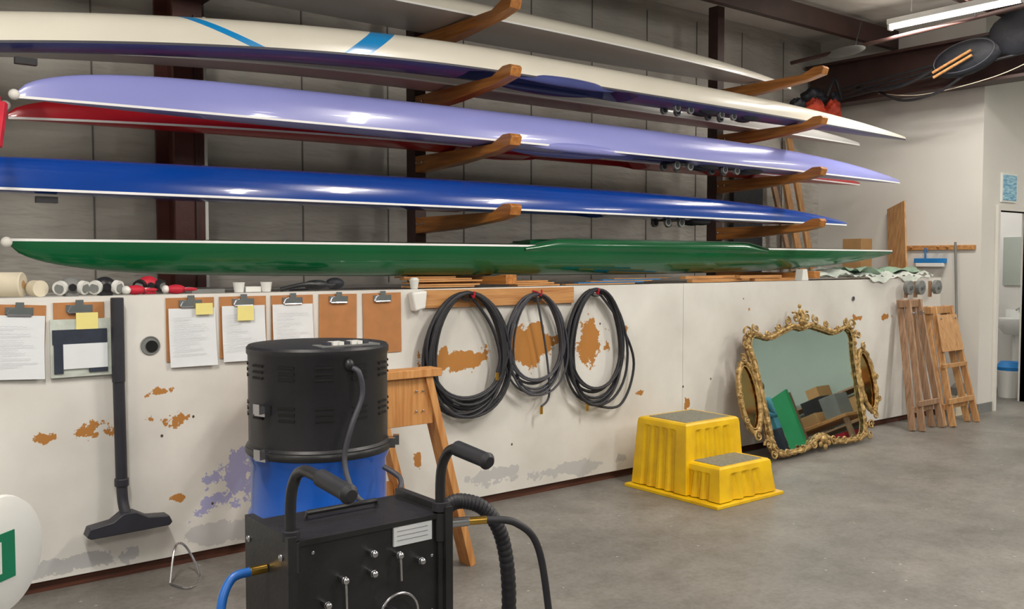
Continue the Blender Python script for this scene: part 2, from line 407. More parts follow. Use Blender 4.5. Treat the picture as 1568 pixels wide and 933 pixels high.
b=shell('racing_shell_white',-.75,9.32,5.2,z0[1]+.045,.34,.155,'taped','navy',crown=.03,pod=(4.45,'navy'),extras=(5.7,6.25),ball=False,sheer=(4.0,.022),stripe='hosegrey'); b.done()
b=shell('racing_shell_grey',-.4,9.3,5.72,z0[1]+.035,.3,.15,'hullgrey','hullgrey',ball=False,sheer=(3.7,.018)); b.done()
b=shell('racing_shell_lavender',.93,9.22,5.2,z0[2]+.035,.32,.195,'lav','lav',pod=(4.6,'lav'),extras=(5.7,6.3)); b.done()
b=shell('racing_shell_red',.97,9.25,5.68,z0[2]+.048,.32,.15,'red','red',crown=.033,pod=(4.3,'red'),sheer=(3.6,.008)); b.done()
b=shell('racing_shell_blue',.05,8.25,5.2,z0[3]+.032,.32,.165,'blue','blue',extras=(5.6,),ball=False); b.done()
ZG=1.70
b=shell('racing_shell_green',.88,9.1,5.2,ZG,.33,.185,'green','greendk',inv=False,crown=.012,cock=(-.2,.32))
for sd in (-1,1):
    def fn(u,v,sd=sd):
        x=4.05+2.75*u; s=(x-5.04)/4.16; w=.165*max(0,1-abs(s)**2.2)**.85
        h=.055*min(1,min(u,1-u)*9)
        return (x,5.2+sd*(w+.004+.014*math.sin(v*math.pi)),ZG-.035+ (h+.035)*v)
    b.grid(fn,40,6,'greendk' if sd>0 else 'green')
    b.tube([(4.05+2.75*i/20,5.2+sd*.16,ZG+.003+.055*min(1,min(i/20,1-i/20)*9)) for i in range(21)],.007,'greendk',8)
b.box(4.15,4.45,5.1,5.3,ZG+.01,ZG+.045,'green')
b.ell((6.35,5.2,ZG+.04),(.12,.06,.03),'black'); b.ell((6.05,5.2,ZG+.035),(.1,.08,.02),'grey')
b.done()

# ---------------------------------------------------------------- wall clipboards
def clip(x0,x1,z0_,z1,paper=None,note=None,tilt=0,pouch=False):
    b=B('clipboard'); cx=(x0+x1)/2
    T=Matrix.Translation((cx,YW,z1))@Matrix.Rotation(tilt,4,'Y')
    w=(x1-x0)/2; h=z1-z0_
    b.box(-w,w,-.007,-.002,-h,0,'clipb',T)
    b.box(-.06,.06,-.012,-.007,-.045,-.012,'chrome',T)
    b.prism([(-.055,-.05),(.055,-.05),(.04,-.02),(.018,-.012),(.018,.012),(-.018,.012),(-.018,-.012),(-.04,-.02)],-.02,-.012,'chrome',T)
    b.tube([T@Vector((-.05,-.016,-.05)),T@Vector((.05,-.016,-.05))],.006,'chrome',8)
    if paper:
        a,c,d,e,k=paper
        def fn(u,v): return (a+(c-a)*u+.006*v*v,-.012-.012*v*v*(.3+u*.7)-.002,e+(d-e)*v)
        b.grid(fn,8,10,k,T)
        for q in range(14):
            zz=e-.05-.019*q
            if zz<d+.05: break
            ww=(c-a)*random.uniform(.3,.8); sl=random.uniform(-.002,.004)
            b.tube([T@Vector((a+.02+ww*i/12,-.0275,zz+sl*i/6+.002*math.sin(i*2.7+q))) for i in range(13)],.0007,'ink',4)
    if note:
        a,c,d,e=note; b.box(a,c,-.031,-.029,d,e,'sticky',T)
    if pouch:
        b.box(-w-.02,w+.03,-.024,-.012,-h-.02,-.08,'plast',T); b.box(-w*.7,w*1.05,-.034,-.024,-h+.02,-.2,'paper',T); b.box(-w*1.1,w*1.05,-.03,-.024,-.2,-.13,'jeans',T)
        b.box(-w*1.05,-w*.7,-.032,-.024,-h,-.2,'jeans',T); b.box(w*.3,w*1.05,-.033,-.024,-h,-h+.02,'jeans',T)
    return b.done()
clip(.74,.97,1.10,1.395,paper=(-.12,.11,-.35,-.05,'paper'),tilt=.05)
clip(1.0,1.23,1.06,1.40,note=(-.02,.08,-.13,-.05),pouch=True)
clip(1.53,1.78,1.08,1.41,paper=(-.115,.13,-.36,-.055,'paper'),note=(.02,.11,-.09,-.03))
clip(1.81,2.07,1.08,1.41,paper=(-.12,.12,-.35,-.05,'paper'),note=(-.04,.05,-.13,-.05))
clip(2.10,2.35,1.08,1.41,paper=(-.12,.12,-.33,-.05,'paper'))
clip(2.39,2.63,1.07,1.41,tilt=.01)
clip(2.67,2.93,1.05,1.41,tilt=-.01)

# ---------------------------------------------------------------- vacuum wand
b=B('vacuum_floor_wand')
b.tube([(1.28,4.80,1.42),(1.28,4.80,1.0)],.031,'wandb',20)
b.tube([(1.28,4.80,1.02),(1.285,4.80,.50)],.028,'wandb',20)
b.tube(crom([(1.285,4.80,.52),(1.285,4.79,.42),(1.29,4.77,.36),(1.30,4.755,.32)],6),[.026]*19,'wandb',16)
b.lathe([(.034,-.02),(.034,.02)],'wandb',Matrix.Translation((1.285,4.80,.5)),20)
b.prism([(1.10,.27),(1.115,.31),(1.22,.325),(1.27,.36),(1.33,.36),(1.39,.325),(1.49,.315),(1.505,.28),(1.49,.265),(1.12,.258)],4.715,4.80,'wandb')
b.done(bevel=.008)

for nm,(X,Z,r) in (('wall_grommet',(1.45,1.17,.045)),('wall_grommet',(7.83,1.25,.02))):
    b=B(nm)
    b.tube([(X+r*math.cos(t),YW-.004,Z+r*math.sin(t)) for t in [2*math.pi*i/24 for i in range(24)]],.004,'grey',8,closed=True)
    b.cyl((X,YW-.004,Z),(X,YW+.0,Z),r,'grey' if r>.03 else 'hosegrey',24)
    if r>.03: b.cyl((X+.006,YW-.010,Z-.004),(X+.006,YW-.003,Z-.004),.030,'hole',18)
    b.done()

# ---------------------------------------------------------------- hose board and coils
b=B('hose_hook_board')
b.box(3.10,4.32,4.825,YW,1.31,1.42,'woodX')
for X in (3.40,3.95,4.47):
    b.tube(crom([(X,4.83,1.40),(X,4.77,1.39),(X,4.74,1.37),(X,4.73,1.41)],5),.006,'pinkred',8)
b.done(bevel=.003)
def coil(cx,w,zt,zb,n,r=.0085,k='rubber',tail=None,y0=4.80):
    b=B('coiled_hose'); pts=[]; N=44*n
    for i in range(N+1):
        th=2*math.pi*i/44; q=i/44
        f=.82+.18*(.5+.5*math.sin(q*2.3))+.03*math.sin(q*5.1)
        rz=(zt-zb)/2*(.84+.16*(.5+.5*math.sin(q*1.7+1)))
        x=cx+w/2*f*math.sin(th)*(1-.12*math.cos(th)) + .016*math.sin(q*3)
        z=zt-rz*(1-math.cos(th))
        y=y0-.045*(.5+.5*math.sin(q*2.7+.5*math.sin(th)))
        pts.append((x,y,z))
    if tail: pts+= [tuple(p) for p in crom([pts[-1]]+tail,8)]
    b.tube(pts,r,k,8)
    e=pts[-1]
    b.cyl(e,(e[0],e[1],e[2]-.05),.011,'brass',12)
    for th in (-.18,0,.2):
        b.tube([(cx+.05*math.cos(t),y0-.02,zt-.02+.02*math.sin(t)+th*.05) for t in [2*math.pi*i/12 for i in range(12)]],.004,'rubber',6,closed=True)
    return b.done()
coil(3.38,.64,1.40,.61,13,.010,tail=[(3.55,4.77,1.2),(3.62,4.76,1.0),(3.60,4.76,.88)])
coil(3.94,.51,1.38,.70,10,.0075,'hosegrey',tail=[(4.02,4.77,1.0),(4.05,4.77,.7),(3.98,4.77,.62)])
coil(4.49,.56,1.40,.58,9,.0095,tail=[(4.72,4.77,1.15),(4.86,4.77,.85),(4.72,4.77,.56),(4.4,4.77,.60)])

# ---------------------------------------------------------------- step stool
b=B('step_stool')
def stepblock(x0,x1,y0,y1,z0_,z1,fl,n=7):
    def edge(a,bb,nx,ny,cnt):
        out=[]
        for i in range(cnt*4):
            t=i/(cnt*4); ph=(i%4)
            off=.0 if ph in (0,3) else -.015
            if i<3 or i>cnt*4-4: off=0
            out.append((a[0]+(bb[0]-a[0])*t+nx*off,a[1]+(bb[1]-a[1])*t+ny*off))
        return out
    c=[(x0,y0),(x1,y0),(x1,y1),(x0,y1)]
    pts=edge(c[0],c[1],0,-1,n)+edge(c[1],c[2],1,0,n)+edge(c[2],c[3],0,1,n)+edge(c[3],c[0],-1,0,n)
    cx=(x0+x1)/2; cy=(y0+y1)/2; m=len(pts)
    levels=[(z0_,fl),(z1-.06,.008),(z1-.045,.008),(z1-.012,.002),(z1,-.012)]
    vs=[]
    for li,(z,f) in enumerate(levels):
        for (x,y) in pts:
            if li>=2:
                if abs(x-x0)<.018: x=x0
                if abs(x-x1)<.018: x=x1
                if abs(y-y0)<.018: y=y0
                if abs(y-y1)<.018: y=y1
            vs.append((x+f*(x-cx)/((x1-x0)/2),y+f*(y-cy)/((y1-y0)/2),z))
    fs=[]
    for l in range(4):
        for j in range(m):
            fs.append((l*m+j,l*m+(j+1)%m,(l+1)*m+(j+1)%m,(l+1)*m+j))
    fs.append(tuple(4*m+j for j in range(m)))
    b.add(vs,fs,'yellow')
stepblock(4.74,5.29,4.16,4.60,.028,.50,.035,6)
stepblock(4.75,5.28,3.88,4.20,.028,.25,.03,5)
b.box(4.66,5.36,3.82,4.66,0,.022,'yellow')
b.box(4.79,5.24,4.20,4.55,.498,.504,'grip'); b.box(4.80,5.23,3.91,4.15,.248,.254,'grip')
b.done(bevel=.005)

# ---------------------------------------------------------------- gilt mirror
lean=math.radians(13)
T=Matrix.Translation((6.82,4.48,.005))@Matrix.Rotation(-lean,4,'X')
b=B('gilt_wall_mirror')
half=[(0,.13),(.18,.06),(.40,.04),(.60,.05),(.67,.14),(.68,.30),(.70,.55),(.72,.80),(.75,.95),(.68,1.03),(.48,.99),(.30,1.03),(.12,1.07),(0,1.05)]
out=half+[(-x,z) for x,z in reversed(half[1:-1])]
oc=crom([(x,0,z) for x,z in out],6,True)
gl=[(p.x,p.z) for p in oc]
b.prism([(x,z) for x,z in gl],0.0,.02,'mirror',T)
b.prism([(x*1.02,.53+(z-.53)*1.02) for x,z in gl],.02,.035,'woodold',T)
def fr(pts,r,amp=.35,f=9,closed=True,k='gold'):
    m=len(pts); b.tube([T@Vector(p) for p in pts],[r*(1+amp*math.sin(i*f*2*math.pi/m)*.6+random.uniform(-.15,.15)) for i in range(m)],k,8,closed)
o2=crom([(x,-.015,z) for x,z in out],14,True)
fr(o2,.020,.4,60); fr([Vector((p.x*.965,-.02,.53+(p.z-.53)*.96)) for p in o2],.007,.3,90)
fr([Vector((p.x*1.028,.0,.53+(p.z-.53)*1.028)) for p in o2],.010,.5,80)
for sx in (-1,1):
    ov=[(sx*.845+.115*math.cos(t),0,.53+.285*math.sin(t)) for t in [2*math.pi*i/40 for i in range(40)]]
    b.prism([(p[0],p[2]) for p in ov],.0,.02,'mirror2',T)
    ov=[Vector(p) for p in ov]
    fr([Vector((p.x,-.01,p.z)) for p in ov],.020,.5,14); fr([Vector((sx*.845+(p.x-sx*.845)*.8,-.012,.53+(p.z-.53)*.88)) for p in ov],.006,.3,14)
def scroll(cx,cz,r,a0,turn=1,k=1.5,th=.010):
    pts=[]
    for i in range(26):
        t=i/25; a=a0+turn*t*k*2*math.pi; rr=r*(1-.85*t); pts.append(T@Vector((cx+rr*math.cos(a),-.025-.010*t,cz+rr*math.sin(a))))
    b.tube(pts,[th*(1-.55*i/25) for i in range(26)],'gold',8)
    b.ell(tuple((T@Vector((cx,-.03,cz)))),(th*.9,)*3,'gold',None,10,6)
for sx in (-1,1):
    for (x,z,r,a,t_) in ((.74,1.04,.055,0,1),(.64,1.07,.04,1,-1),(.81,.95,.04,2,1),(.5,1.02,.035,3,1),(.34,1.07,.035,0,-1),(.2,1.11,.045,2,1),(.86,.84,.035,1,1),
                     (.97,.55,.028,0,1),(.95,.36,.028,3,1),(.84,.22,.045,2,-1),(.74,.14,.045,0,1),(.69,.06,.045,2,1),(.52,.045,.03,3,-1),(.3,.05,.032,1,1),(.14,.08,.045,0,-1),(.08,1.14,.05,1,1)):
        scroll(sx*x,z,r,a if sx>0 else math.pi-a,t_*sx)
    for i in range(4):
        a=math.pi/2+sx*(.2+i*.3); p0=Vector((sx*.02,-.03,1.08)); d=Vector((math.cos(a),0,math.sin(a)))
        L_=.13-.014*i
        b.tube([T@(p0+d*L_*t+Vector((sx*.03*t*t,-.02*math.sin(t*3),0))) for t in [j/8 for j in range(9)]],[.005,.011,.014,.016,.015,.013,.010,.007,.003],'gold',8)
for (x,z,r) in ((0,1.18,.032),(0,1.235,.02),(0,1.10,.042),(0,.09,.045),(.06,.06,.025),(-.06,.06,.025),(0,.035,.028)):
    b.ell(tuple(T@Vector((x,-.03,z))),(r,r*.6,r),'gold',None,14,8)
b.done()

# ---------------------------------------------------------------- wooden trestles leaning at the far end
def trestle(xa,xb,yb,yt,h,k='woodold',panel=True,dx=.15):
    b=B('folding_trestle')
    P=lambda x,t,oy=0:(x+dx*t,yb+(yt-yb)*t+oy,h*t+.004)
    for oy in (0,.07):
        sh=.05 if oy else 0
        b.beam(P(xa+sh,0,-oy),P(xa+.08+sh*.3,1,-oy),.03,.06,k,up=(0,1,0)); b.beam(P(xb+sh,0,-oy),P(xb-.08+sh*.3,1,-oy),.03,.06,k,up=(0,1,0))
        b.beam(P(xa,.16+sh,-oy-.03),P(xb,.16+sh,-oy-.03),.025,.05,k)
    b.beam(P(xa+.02,.97,-.04),P(xb-.0,.97,-.04),.07,.07,k)
    if panel:
        a=P(xa+.05,.93,-.12);c=P(xb-.05,.93,-.12);d=P(xb-.03,.62,-.12);e=P(xa+.03,.62,-.12)
        vs=[a,c,d,e]+[(p[0],p[1]+.015,p[2]) for p in (a,c,d,e)]
        b.add(vs,[(0,1,2,3),(7,6,5,4),(0,4,5,1),(1,5,6,2),(2,6,7,3),(3,7,4,0)],k)
        b.beam(P(xa,.5,-.1),P(xb,.5,-.1),.02,.04,k)
    for x in (xa+.1,xb-.1): b.cyl(P(x,.9,-.13),P(x,.9,-.09),.012,'chrome',10)
    return b.done(bevel=.003)
trestle(8.30,8.66,4.50,4.78,1.22,'woodold',False)
trestle(8.76,9.24,4.44,4.76,1.14,'woodZ',True)

b=B('clamp_stack')
for i,X in enumerate((8.62,8.80,9.08)):
    b.cyl((X,4.72-.02*i,1.34),(X,4.76-.02*i,1.34),.07,'grey',20); b.cyl((X,4.70-.02*i,1.34),(X,4.77-.02*i,1.34),.02,'chrome',12)
    b.beam((X,4.77,1.24),(X,4.77,1.40),.03,.02,'woodold')
b.done()

b=B('peg_rail'); b.box(XE-.025,XE,4.66,5.55,1.72,1.77,'woodX')
for Y in (4.95,5.05,5.35,5.5): b.cyl((XE-.025,Y,1.745),(XE-.08,Y,1.76),.01,'woodX',10)
b.done(bevel=.003)
b=B('push_broom')
b.cyl((9.60,4.72,.30),(9.72,4.84,1.80),.013,'grey',12); b.prism([(9.46,.22),(9.74,.22),(9.72,.29),(9.62,.33),(9.56,.33),(9.48,.29)],4.66,4.74,'grey'); b.box(9.47,9.73,4.67,4.73,.0,.22,'cream'); b.done()
b=B('blue_brush'); b.box(XE-.07,XE-.03,4.95,5.3,1.58,1.63,'bluebr'); b.tube([(XE-.05,5.18,1.62),(XE-.05,5.18,1.70)],.01,'bluebr',8); b.tube([(XE-.05,5.18+.02*math.cos(t),1.72+.02*math.sin(t)) for t in [2*math.pi*i/12 for i in range(12)]],.006,'bluebr',6,closed=True); b.box(XE-.07,XE-.03,4.97,5.28,1.54,1.58,'white'); b.done(bevel=.01)

b=B('leaning_plywood'); b.beam((9.5,5.35,LT),(9.70,5.5,2.22),.3,.018,'woodZ',up=(.9,-.4,0)); b.done()
b=B('lumber_strip'); 
b.beam((9.0,6.2,LT),(8.95,6.45,2.65),.1,.03,'woodZ',up=(0,1,0)); b.beam((8.82,6.2,LT),(8.72,6.45,2.6),.07,.03,'woodold',up=(0,1,0)); b.beam((9.2,6.2,LT),(9.05,6.45,3.0),.09,.03,'woodZ',up=(0,1,0)); b.done()
b=B('cardboard_box'); b.box(9.38,9.6,5.72,5.95,LT,1.85,'card'); b.done(bevel=.004)
b=B('black_panel'); b.box(8.05,8.55,6.42,6.46,LT,2.7,'bagb'); b.done()
b=B('wall_picture'); b.box(10.2,10.55,4.59,4.61,2.23,2.54,'white'); b.box(10.22,10.53,4.585,4.59,2.25,2.52,'sea'); b.done()

b=B('wash_basin')
def bas(u,v):
    t=2*math.pi*u; r=[.02,.13,.17,.19,.19,.15,.09][int(round(v*6))]; z=[.76,.80,.86,.90,.88,.78,.70][int(round(v*6))]
    return (11.83+r*math.cos(t)*1.0,5.15+r*1.1*math.sin(t),z)
b.grid(bas,33,7,'porc'); b.cyl((11.93,5.15,0),(11.93,5.15,.74),.05,'porc',14); b.box(12.0,12.09,4.98,5.32,.84,1.0,'porc'); b.tube([(12.01,5.15,.95),(11.98,5.15,1.02),(11.90,5.15,1.0)],.012,'chrome',8); b.done()
b=B('bathroom_mirror'); b.box(12.07,12.1,4.9,5.4,1.3,1.9,'mirror'); b.done()
b=B('waste_bin'); b.lathe([(.11,0),(.14,.3),(.145,.31),(.145,.32)],'white',Matrix.Translation((11.3,4.95,0))); b.lathe([(.14,.32),(.15,.36),(.10,.42)],'bluebr',Matrix.Translation((11.3,4.95,0))); b.done()

# ---------------------------------------------------------------- sawhorse
b=B('sawhorse')
for Y in (3.96,4.54):
    for (xt,xb) in ((2.53,2.80),(2.12,1.98)):
        b.beam((xb,Y,0),(xt,Y,1.02),.04,.10,'woodsaw',up=(0,1,0))
    b.box(2.08,2.56,Y-.035,Y-.02,.78,1.02,'woodsaw'); b.beam((2.05,Y+.03,.30),(2.70,Y+.03,.30),.03,.08,'woodsaw')
    b.box(2.03,2.60,Y-.06,Y+.05,1.02,1.06,'woodsaw')
for X in (2.2,): b.box(X-.045,X+.045,3.9,4.59,1.06,1.10,'woodsaw')
b.box(2.44,2.52,4.0,4.5,.96,1.0,'woodsaw')
for z in (.95,.85): 
    for X in (2.46,2.50): b.cyl((X,3.915,z),(X,3.93,z),.006,'chrome',8)
b.done(bevel=.003)

# ---------------------------------------------------------------- drum dust collector
b=B('drum_vacuum'); T=Matrix.Translation((1.75,3.56,0))
b.lathe([(.275,0),(.29,.01),(.29,.02),(.28,.03),(.28,.26),(.292,.28),(.28,.30),(.28,.54),(.292,.56),(.28,.58),(.28,.77),(.29,.79),(.295,.81),(.285,.82)],'drumblue',T,56)
b.lathe([(.285,.815),(.296,.82),(.296,.845),(.287,.855),(.287,1.215),(.293,1.225),(.293,1.245),(.285,1.255),(.15,1.26)],'black',T,56)
b.lathe([(.298,.812),(.302,.82),(.302,.832),(.298,.84)],'blackp',T,56)
for a in range(0,360,30):
    for z in (1.0,1.16):
        for q in range(3):
            Tr=T@Matrix.Rotation(math.radians(a+8),4,'Z')
            b.box(.283,.2895,-.035,.035,z-.03+q*.024,z-.022+q*.024,'hole',Tr)
for a,z in ((198,1.01),(198,.83),(330,.83),(80,.83)):
    Tr=T@Matrix.Rotation(math.radians(a),4,'Z'); b.box(.288,.318,-.03,.03,z-.02,z+.02,'chrome',Tr); b.box(.31,.335,-.018,.018,z-.01,z+.03,'chrome',Tr)
for q in range(7):
    b.box(1.70+q*.028-.01,1.70+q*.028+.01,3.36,3.41,1.258,1.275,'white' if q%3 else 'hosegrey')
b.box(1.66,1.92,3.34,3.43,1.255,1.262,'grey')
b.tube(crom([(1.745,3.27,1.18),(1.765,3.235,1.16),(1.775,3.23,1.07),(1.72,3.22,.95),(1.69,3.22,.82),(1.70,3.15,.70),(1.78,3.1,.64),(1.88,3.15,.66),(1.93,3.2,.72),(1.90,3.28,.76)],8),.011,'hosegrey',10)
b.ell((1.74,3.27,1.19),(.02,.02,.025),'black')
b.done()

# ---------------------------------------------------------------- power unit cart
b=B('blasting_unit_cart')
b.box(1.0,1.46,2.2,2.44,.45,.87,'blackp')
b.box(.995,1.465,2.19,2.45,.865,.88,'blackp')
for X in (.99,1.47):
    b.box(X-.012,X+.012,2.17,2.45,.40,.90,'blackp')
    for (y,z) in ((2.21,.84),(2.42,.84),(2.21,.6),(2.42,.6)):
        b.ell((X+(-.014 if X<1.2 else .014),y,z),(.006,.01,.01),'chrome',None,8,6)
b.tube([(1.12,2.36,.885),(1.12,2.36,.90),(1.34,2.36,.90),(1.34,2.36,.885)],.008,'blackp',8)
for X,ye in ((1.0,1.90),(1.46,1.99)):
    b.tube(crom([(X,2.2,.45),(X,2.2,.80),(X,2.2,.98),(X,2.17,1.05),(X,2.13,1.075),(X,2.08,1.08),(X,ye,1.068)],6),.0145,'blackp',14)
    b.tube([(X,ye+.13,1.078),(X,ye+.125,1.078),(X,ye,1.068),(X,ye-.015,1.066),(X,ye-.028,1.065)],[.016,.022,.021,.024,.014],'rubber',18)
    b.tube([(X,2.2,.80),(X,2.2,.88)],.022,'black',14)
    b.tube([(X-.0,2.2,.885),(X,2.2,.91)],.024,'rubber',14)
b.box(1.30,1.425,2.192,2.199,.81,.865,'paper')
for q in range(3): b.box(1.31,1.41,2.190,2.192,.825+.013*q,.8262+.013*q,'grey')
for X,z,l in ((1.141,.755,.09),(1.228,.81,0),(1.309,.79,.07),(1.228,.755,0),(1.38,.76,0),(1.09,.70,0)):
    b.cyl((X,2.20,z),(X,2.175,z),.010,'chrome',14); b.ell((X,2.17,z),(.010,.008,.010),'chrome',None,12,8)
    if l: b.cyl((X,2.172,z),(X,2.168,z-l),.004,'chrome',8)
b.tube([(1.29+.06*math.cos(t),2.15,.635+.06*math.sin(t)) for t in [2*math.pi*i/30 for i in range(30)]],.004,'chrome',8,closed=True)
b.cyl((1.29,2.2,.635),(1.29,2.14,.635),.012,'chrome',18)
for (X,z) in ((1.06,.84),(1.43,.76),(1.43,.60),(1.06,.60)): b.ell((X,2.2,z),(.006,.004,.006),'chrome',None,8,6)
b.cyl((1.485,2.30,.84),(1.53,2.29,.84),.018,'chrome',14); b.cyl((1.485,2.21,.84),(1.55,2.19,.84),.014,'chrome',14); b.cyl((1.55,2.19,.84),(1.60,2.17,.84),.012,'brass',12)
b.cyl((1.48,2.30,.70),(1.53,2.28,.70),.016,'chrome',12)
b.cyl((.975,2.3,.79),(.93,2.3,.79),.012,'brass',12)
for X in (1.0,1.46): b.tube([(X,2.2,.45),(X,2.2,.12),(X,2.42,.12),(X,2.43,.45)],.014,'blackp',10)
for X in (.93,1.53):
    b.cyl((X-.03,2.45,.13),(X+.03,2.45,.13),.13,'rubber',28); b.cyl((X-.032,2.45,.13),(X+.032,2.45,.13),.06,'grey',20)
b.cyl((.93,2.45,.13),(1.53,2.45,.13),.012,'chrome',10)
b.box(1.05,1.41,2.22,2.45,.14,.17,'blackp')
for X in (1.0,1.46): b.cyl((X,2.2,0),(X,2.2,.12),.02,'rubber',12)
b.done(bevel=.003)
b=B('corrugated_hose')
p=crom([(1.53,2.30,.85),(1.59,2.30,.87),(1.67,2.28,.84),(1.73,2.27,.75),(1.76,2.27,.6),(1.78,2.3,.4),(1.82,2.4,.15),(1.95,2.6,.03),(2.15,2.95,.03)],22)
b.tube(p,[.023+.0018*math.sin(i*2.1) for i in range(len(p))],'rubber',14); b.done()
b=B('air_hose_black')
b.tube(crom([(1.60,2.17,.84),(1.68,2.13,.825),(1.75,2.11,.74),(1.79,2.1,.5),(1.82,2.08,.2),(1.95,2.05,.012),(2.3,2.0,.012)],10),.011,'rubber',10); b.done()
b=B('air_hose_blue')
b.tube(crom([(.93,2.3,.79),(.88,2.3,.78),(.845,2.28,.72),(.84,2.26,.6),(.82,2.25,.3),(.75,2.3,.03),(.6,2.5,.012),(.2,2.6,.012)],10),.012,'hoseblue',10); b.done()

b=B('cable_reel')
T=Matrix.Translation((.475,3.43,.64))@Matrix.Rotation(math.radians(40),4,'Z')@Matrix.Rotation(math.radians(90),4,'X')
T=T@Matrix.Scale(.86,4)
b.lathe([(.16,-.1),(.215,-.09),(.225,-.07),(.215,-.055),(.13,-.05),(.13,.05),(.215,.055),(.228,.07),(.222,.088),(.18,.1),(.06,.105)],'white',T,48)
b.box(-.05,.05,-.09,.09,.1,.108,'greenlab',T); b.box(-.035,-.02,-.06,.06,.108,.109,'white',T)
b.tube([(.475,3.48,.64),(.58,3.62,.3),(.70,3.70,.02)],.018,'black',10); b.tube([(.475,3.32,.64),(.47,3.16,.3),(.46,3.01,.02)],.018,'black',10)
b.tube([(.80,3.9,.02),(.70,3.6,.02),(.46,2.98,.02)],.02,'black',10)
b.done()
b=B('wire_stand')
b.tube(crom([(1.45,4.60,.006),(1.49,4.66,.14),(1.53,4.70,.17),(1.57,4.68,.13),(1.60,4.60,.006),(1.50,4.48,.006),(1.45,4.60,.006)],8),.006,'chrome',8)
b.done()
b=B('red_strap'); b.beam((.735,4.6,2.10),(.77,4.65,2.30),.045,.03,'pinkred'); b.tube([(.77,4.65,2.29),(.8,4.9,2.36),(.85,5.15,2.40)],.006,'pinkred',8); b.done(bevel=.008)

# ---------------------------------------------------------------- things on the ledge
b=B('paper_towel_roll'); 
T=Matrix.Translation((.80,5.02,LT+.06))@Matrix.Rotation(math.radians(60),4,'Z')@Matrix.Rotation(math.radians(90),4,'X')
b.lathe([(.02,-.11),(.056,-.11),(.06,-.105),(.06,.105),(.056,.11),(.022,.11)],'cream',T,36); b.lathe([(.02,.108),(.02,.112)],'card',T,20)
T=Matrix.Translation((.955,4.96,LT+.04))@Matrix.Rotation(math.radians(20),4,'Z')@Matrix.Rotation(math.radians(90),4,'X')
b.lathe([(.02,-.03),(.04,-.03),(.04,.03),(.022,.03)],'cream',T,30); b.done()
def resp(x,y,k1,k2):
    b=B('respirator_mask')
    b.ell((x,y,LT+.05),(.055,.045,.045),k1); b.cyl((x-.045,y-.02,LT+.045),(x-.06,y-.04,LT+.04),.034,k2,18); b.cyl((x+.045,y-.02,LT+.045),(x+.06,y-.04,LT+.04),.034,k2,18)
    for s in (-1,1): b.cyl((x+s*.06,y-.04,LT+.04),(x+s*.062,y-.043,LT+.04),.022,'grey',16)
    b.cyl((x,y-.04,LT+.045),(x,y-.05,LT+.043),.018,'black',14)
    b.tube(crom([(x-.05,y+.02,LT+.06),(x,y+.07,LT+.08),(x+.05,y+.02,LT+.06)],8),.006,'black',6)
    b.box(x-.03,x+.03,y-.03,y+.03,LT,LT+.02,k1); b.done()
resp(1.10,4.94,'grey','white'); resp(1.26,4.94,'black','white'); resp(1.50,5.03,'pinkred','black')
b=B('work_gloves')
for (x,y,a) in ((1.40,4.91,.2),(1.60,4.90,-.2)):
    T=Matrix.Translation((x,y,LT+.026))@Matrix.Rotation(a,4,'Z')
    b.ell((0,0,0),(.05,.035,.025),'pinkred',T)
    for i in range(4): b.ell((.07,-.028+.018*i,.0),(.035,.009,.010),'white' if i%2 else 'pinkred',T,10,6)
    b.ell((.02,.035,0),(.03,.011,.011),'pinkred',T,10,6); b.ell((-.05,0,0),(.02,.032,.022),'white',T)
b.done()
b=B('plastic_cup')
for x in (1.98,2.14): b.lathe([(.025,0),(.032,.05),(.034,.055),(.03,.055)],'white',Matrix.Translation((x,5.0,LT)),20)
b.box(2.02,2.11,5.0,5.1,LT,LT+.03,'white'); b.box(1.72,1.9,5.0,5.1,LT,LT+.02,'grey'); b.done()
b=B('paint_cup'); b.lathe([(.022,0),(.03,.05),(.032,.055),(.02,.07)],'white',Matrix.Translation((3.08,4.93,LT)),20); b.done()
b=B('wall_dispenser'); b.prism([(2.98,1.41),(3.09,1.42),(3.08,1.31),(3.00,1.29)],4.79,4.85,'white'); b.done(bevel=.012)
b=B('safety_goggles')
b.tube(crom([(2.2,4.94,LT+.012),(2.35,4.92,LT+.04),(2.5,4.94,LT+.03),(2.62,5.02,LT+.05),(2.5,5.05,LT+.02),(2.3,5.04,LT+.012)],6),.013,'black',8)
b.ell((2.42,4.94,LT+.035),(.08,.03,.03),'black'); b.ell((2.56,4.98,LT+.04),(.06,.035,.035),'bagb'); b.done()
b=B('scrap_wood_stack')
for i in range(6):
    x=random.uniform(3.13,3.2); y=4.95+random.uniform(0,.2); z=LT+.002+i*.012
    T=Matrix.Translation((x,y,z))@Matrix.Rotation(random.uniform(-.05,.1),4,'Z'); b.box(0,random.uniform(.4,.52),0,.12,0,.010,'woodX',T)
b.done()
b=B('scrap_wood_stack')
for i in range(3):
    T=Matrix.Translation((3.92,4.95+.04*i,LT+.002+.012*i))@Matrix.Rotation(.06*i,4,'Z'); b.box(0,.38,0,.1,0,.010,'woodX',T)
b.done()
b=B('blue_strip_pile')
for i in range(5):
    T=Matrix.Translation((4.38+.15*i,4.98+.03*i,LT+.002+.008*i))@Matrix.Rotation(.03*i,4,'Z'); b.box(0,.7,0,.05,0,.007,'bluebr' if i%2 else 'woodX',T)
b.done()
b=B('lumber_pile')
for i in range(9):
    x=5.70+.20*(i%5); T=Matrix.Translation((x,4.95+.07*(i%4),LT+.002+.026*(i//5)))@Matrix.Rotation(random.uniform(-.06,.06),4,'Z'); b.box(0,random.uniform(.4,.58),0,.06,0,.024,'woodX',T)
b.done(bevel=.002)
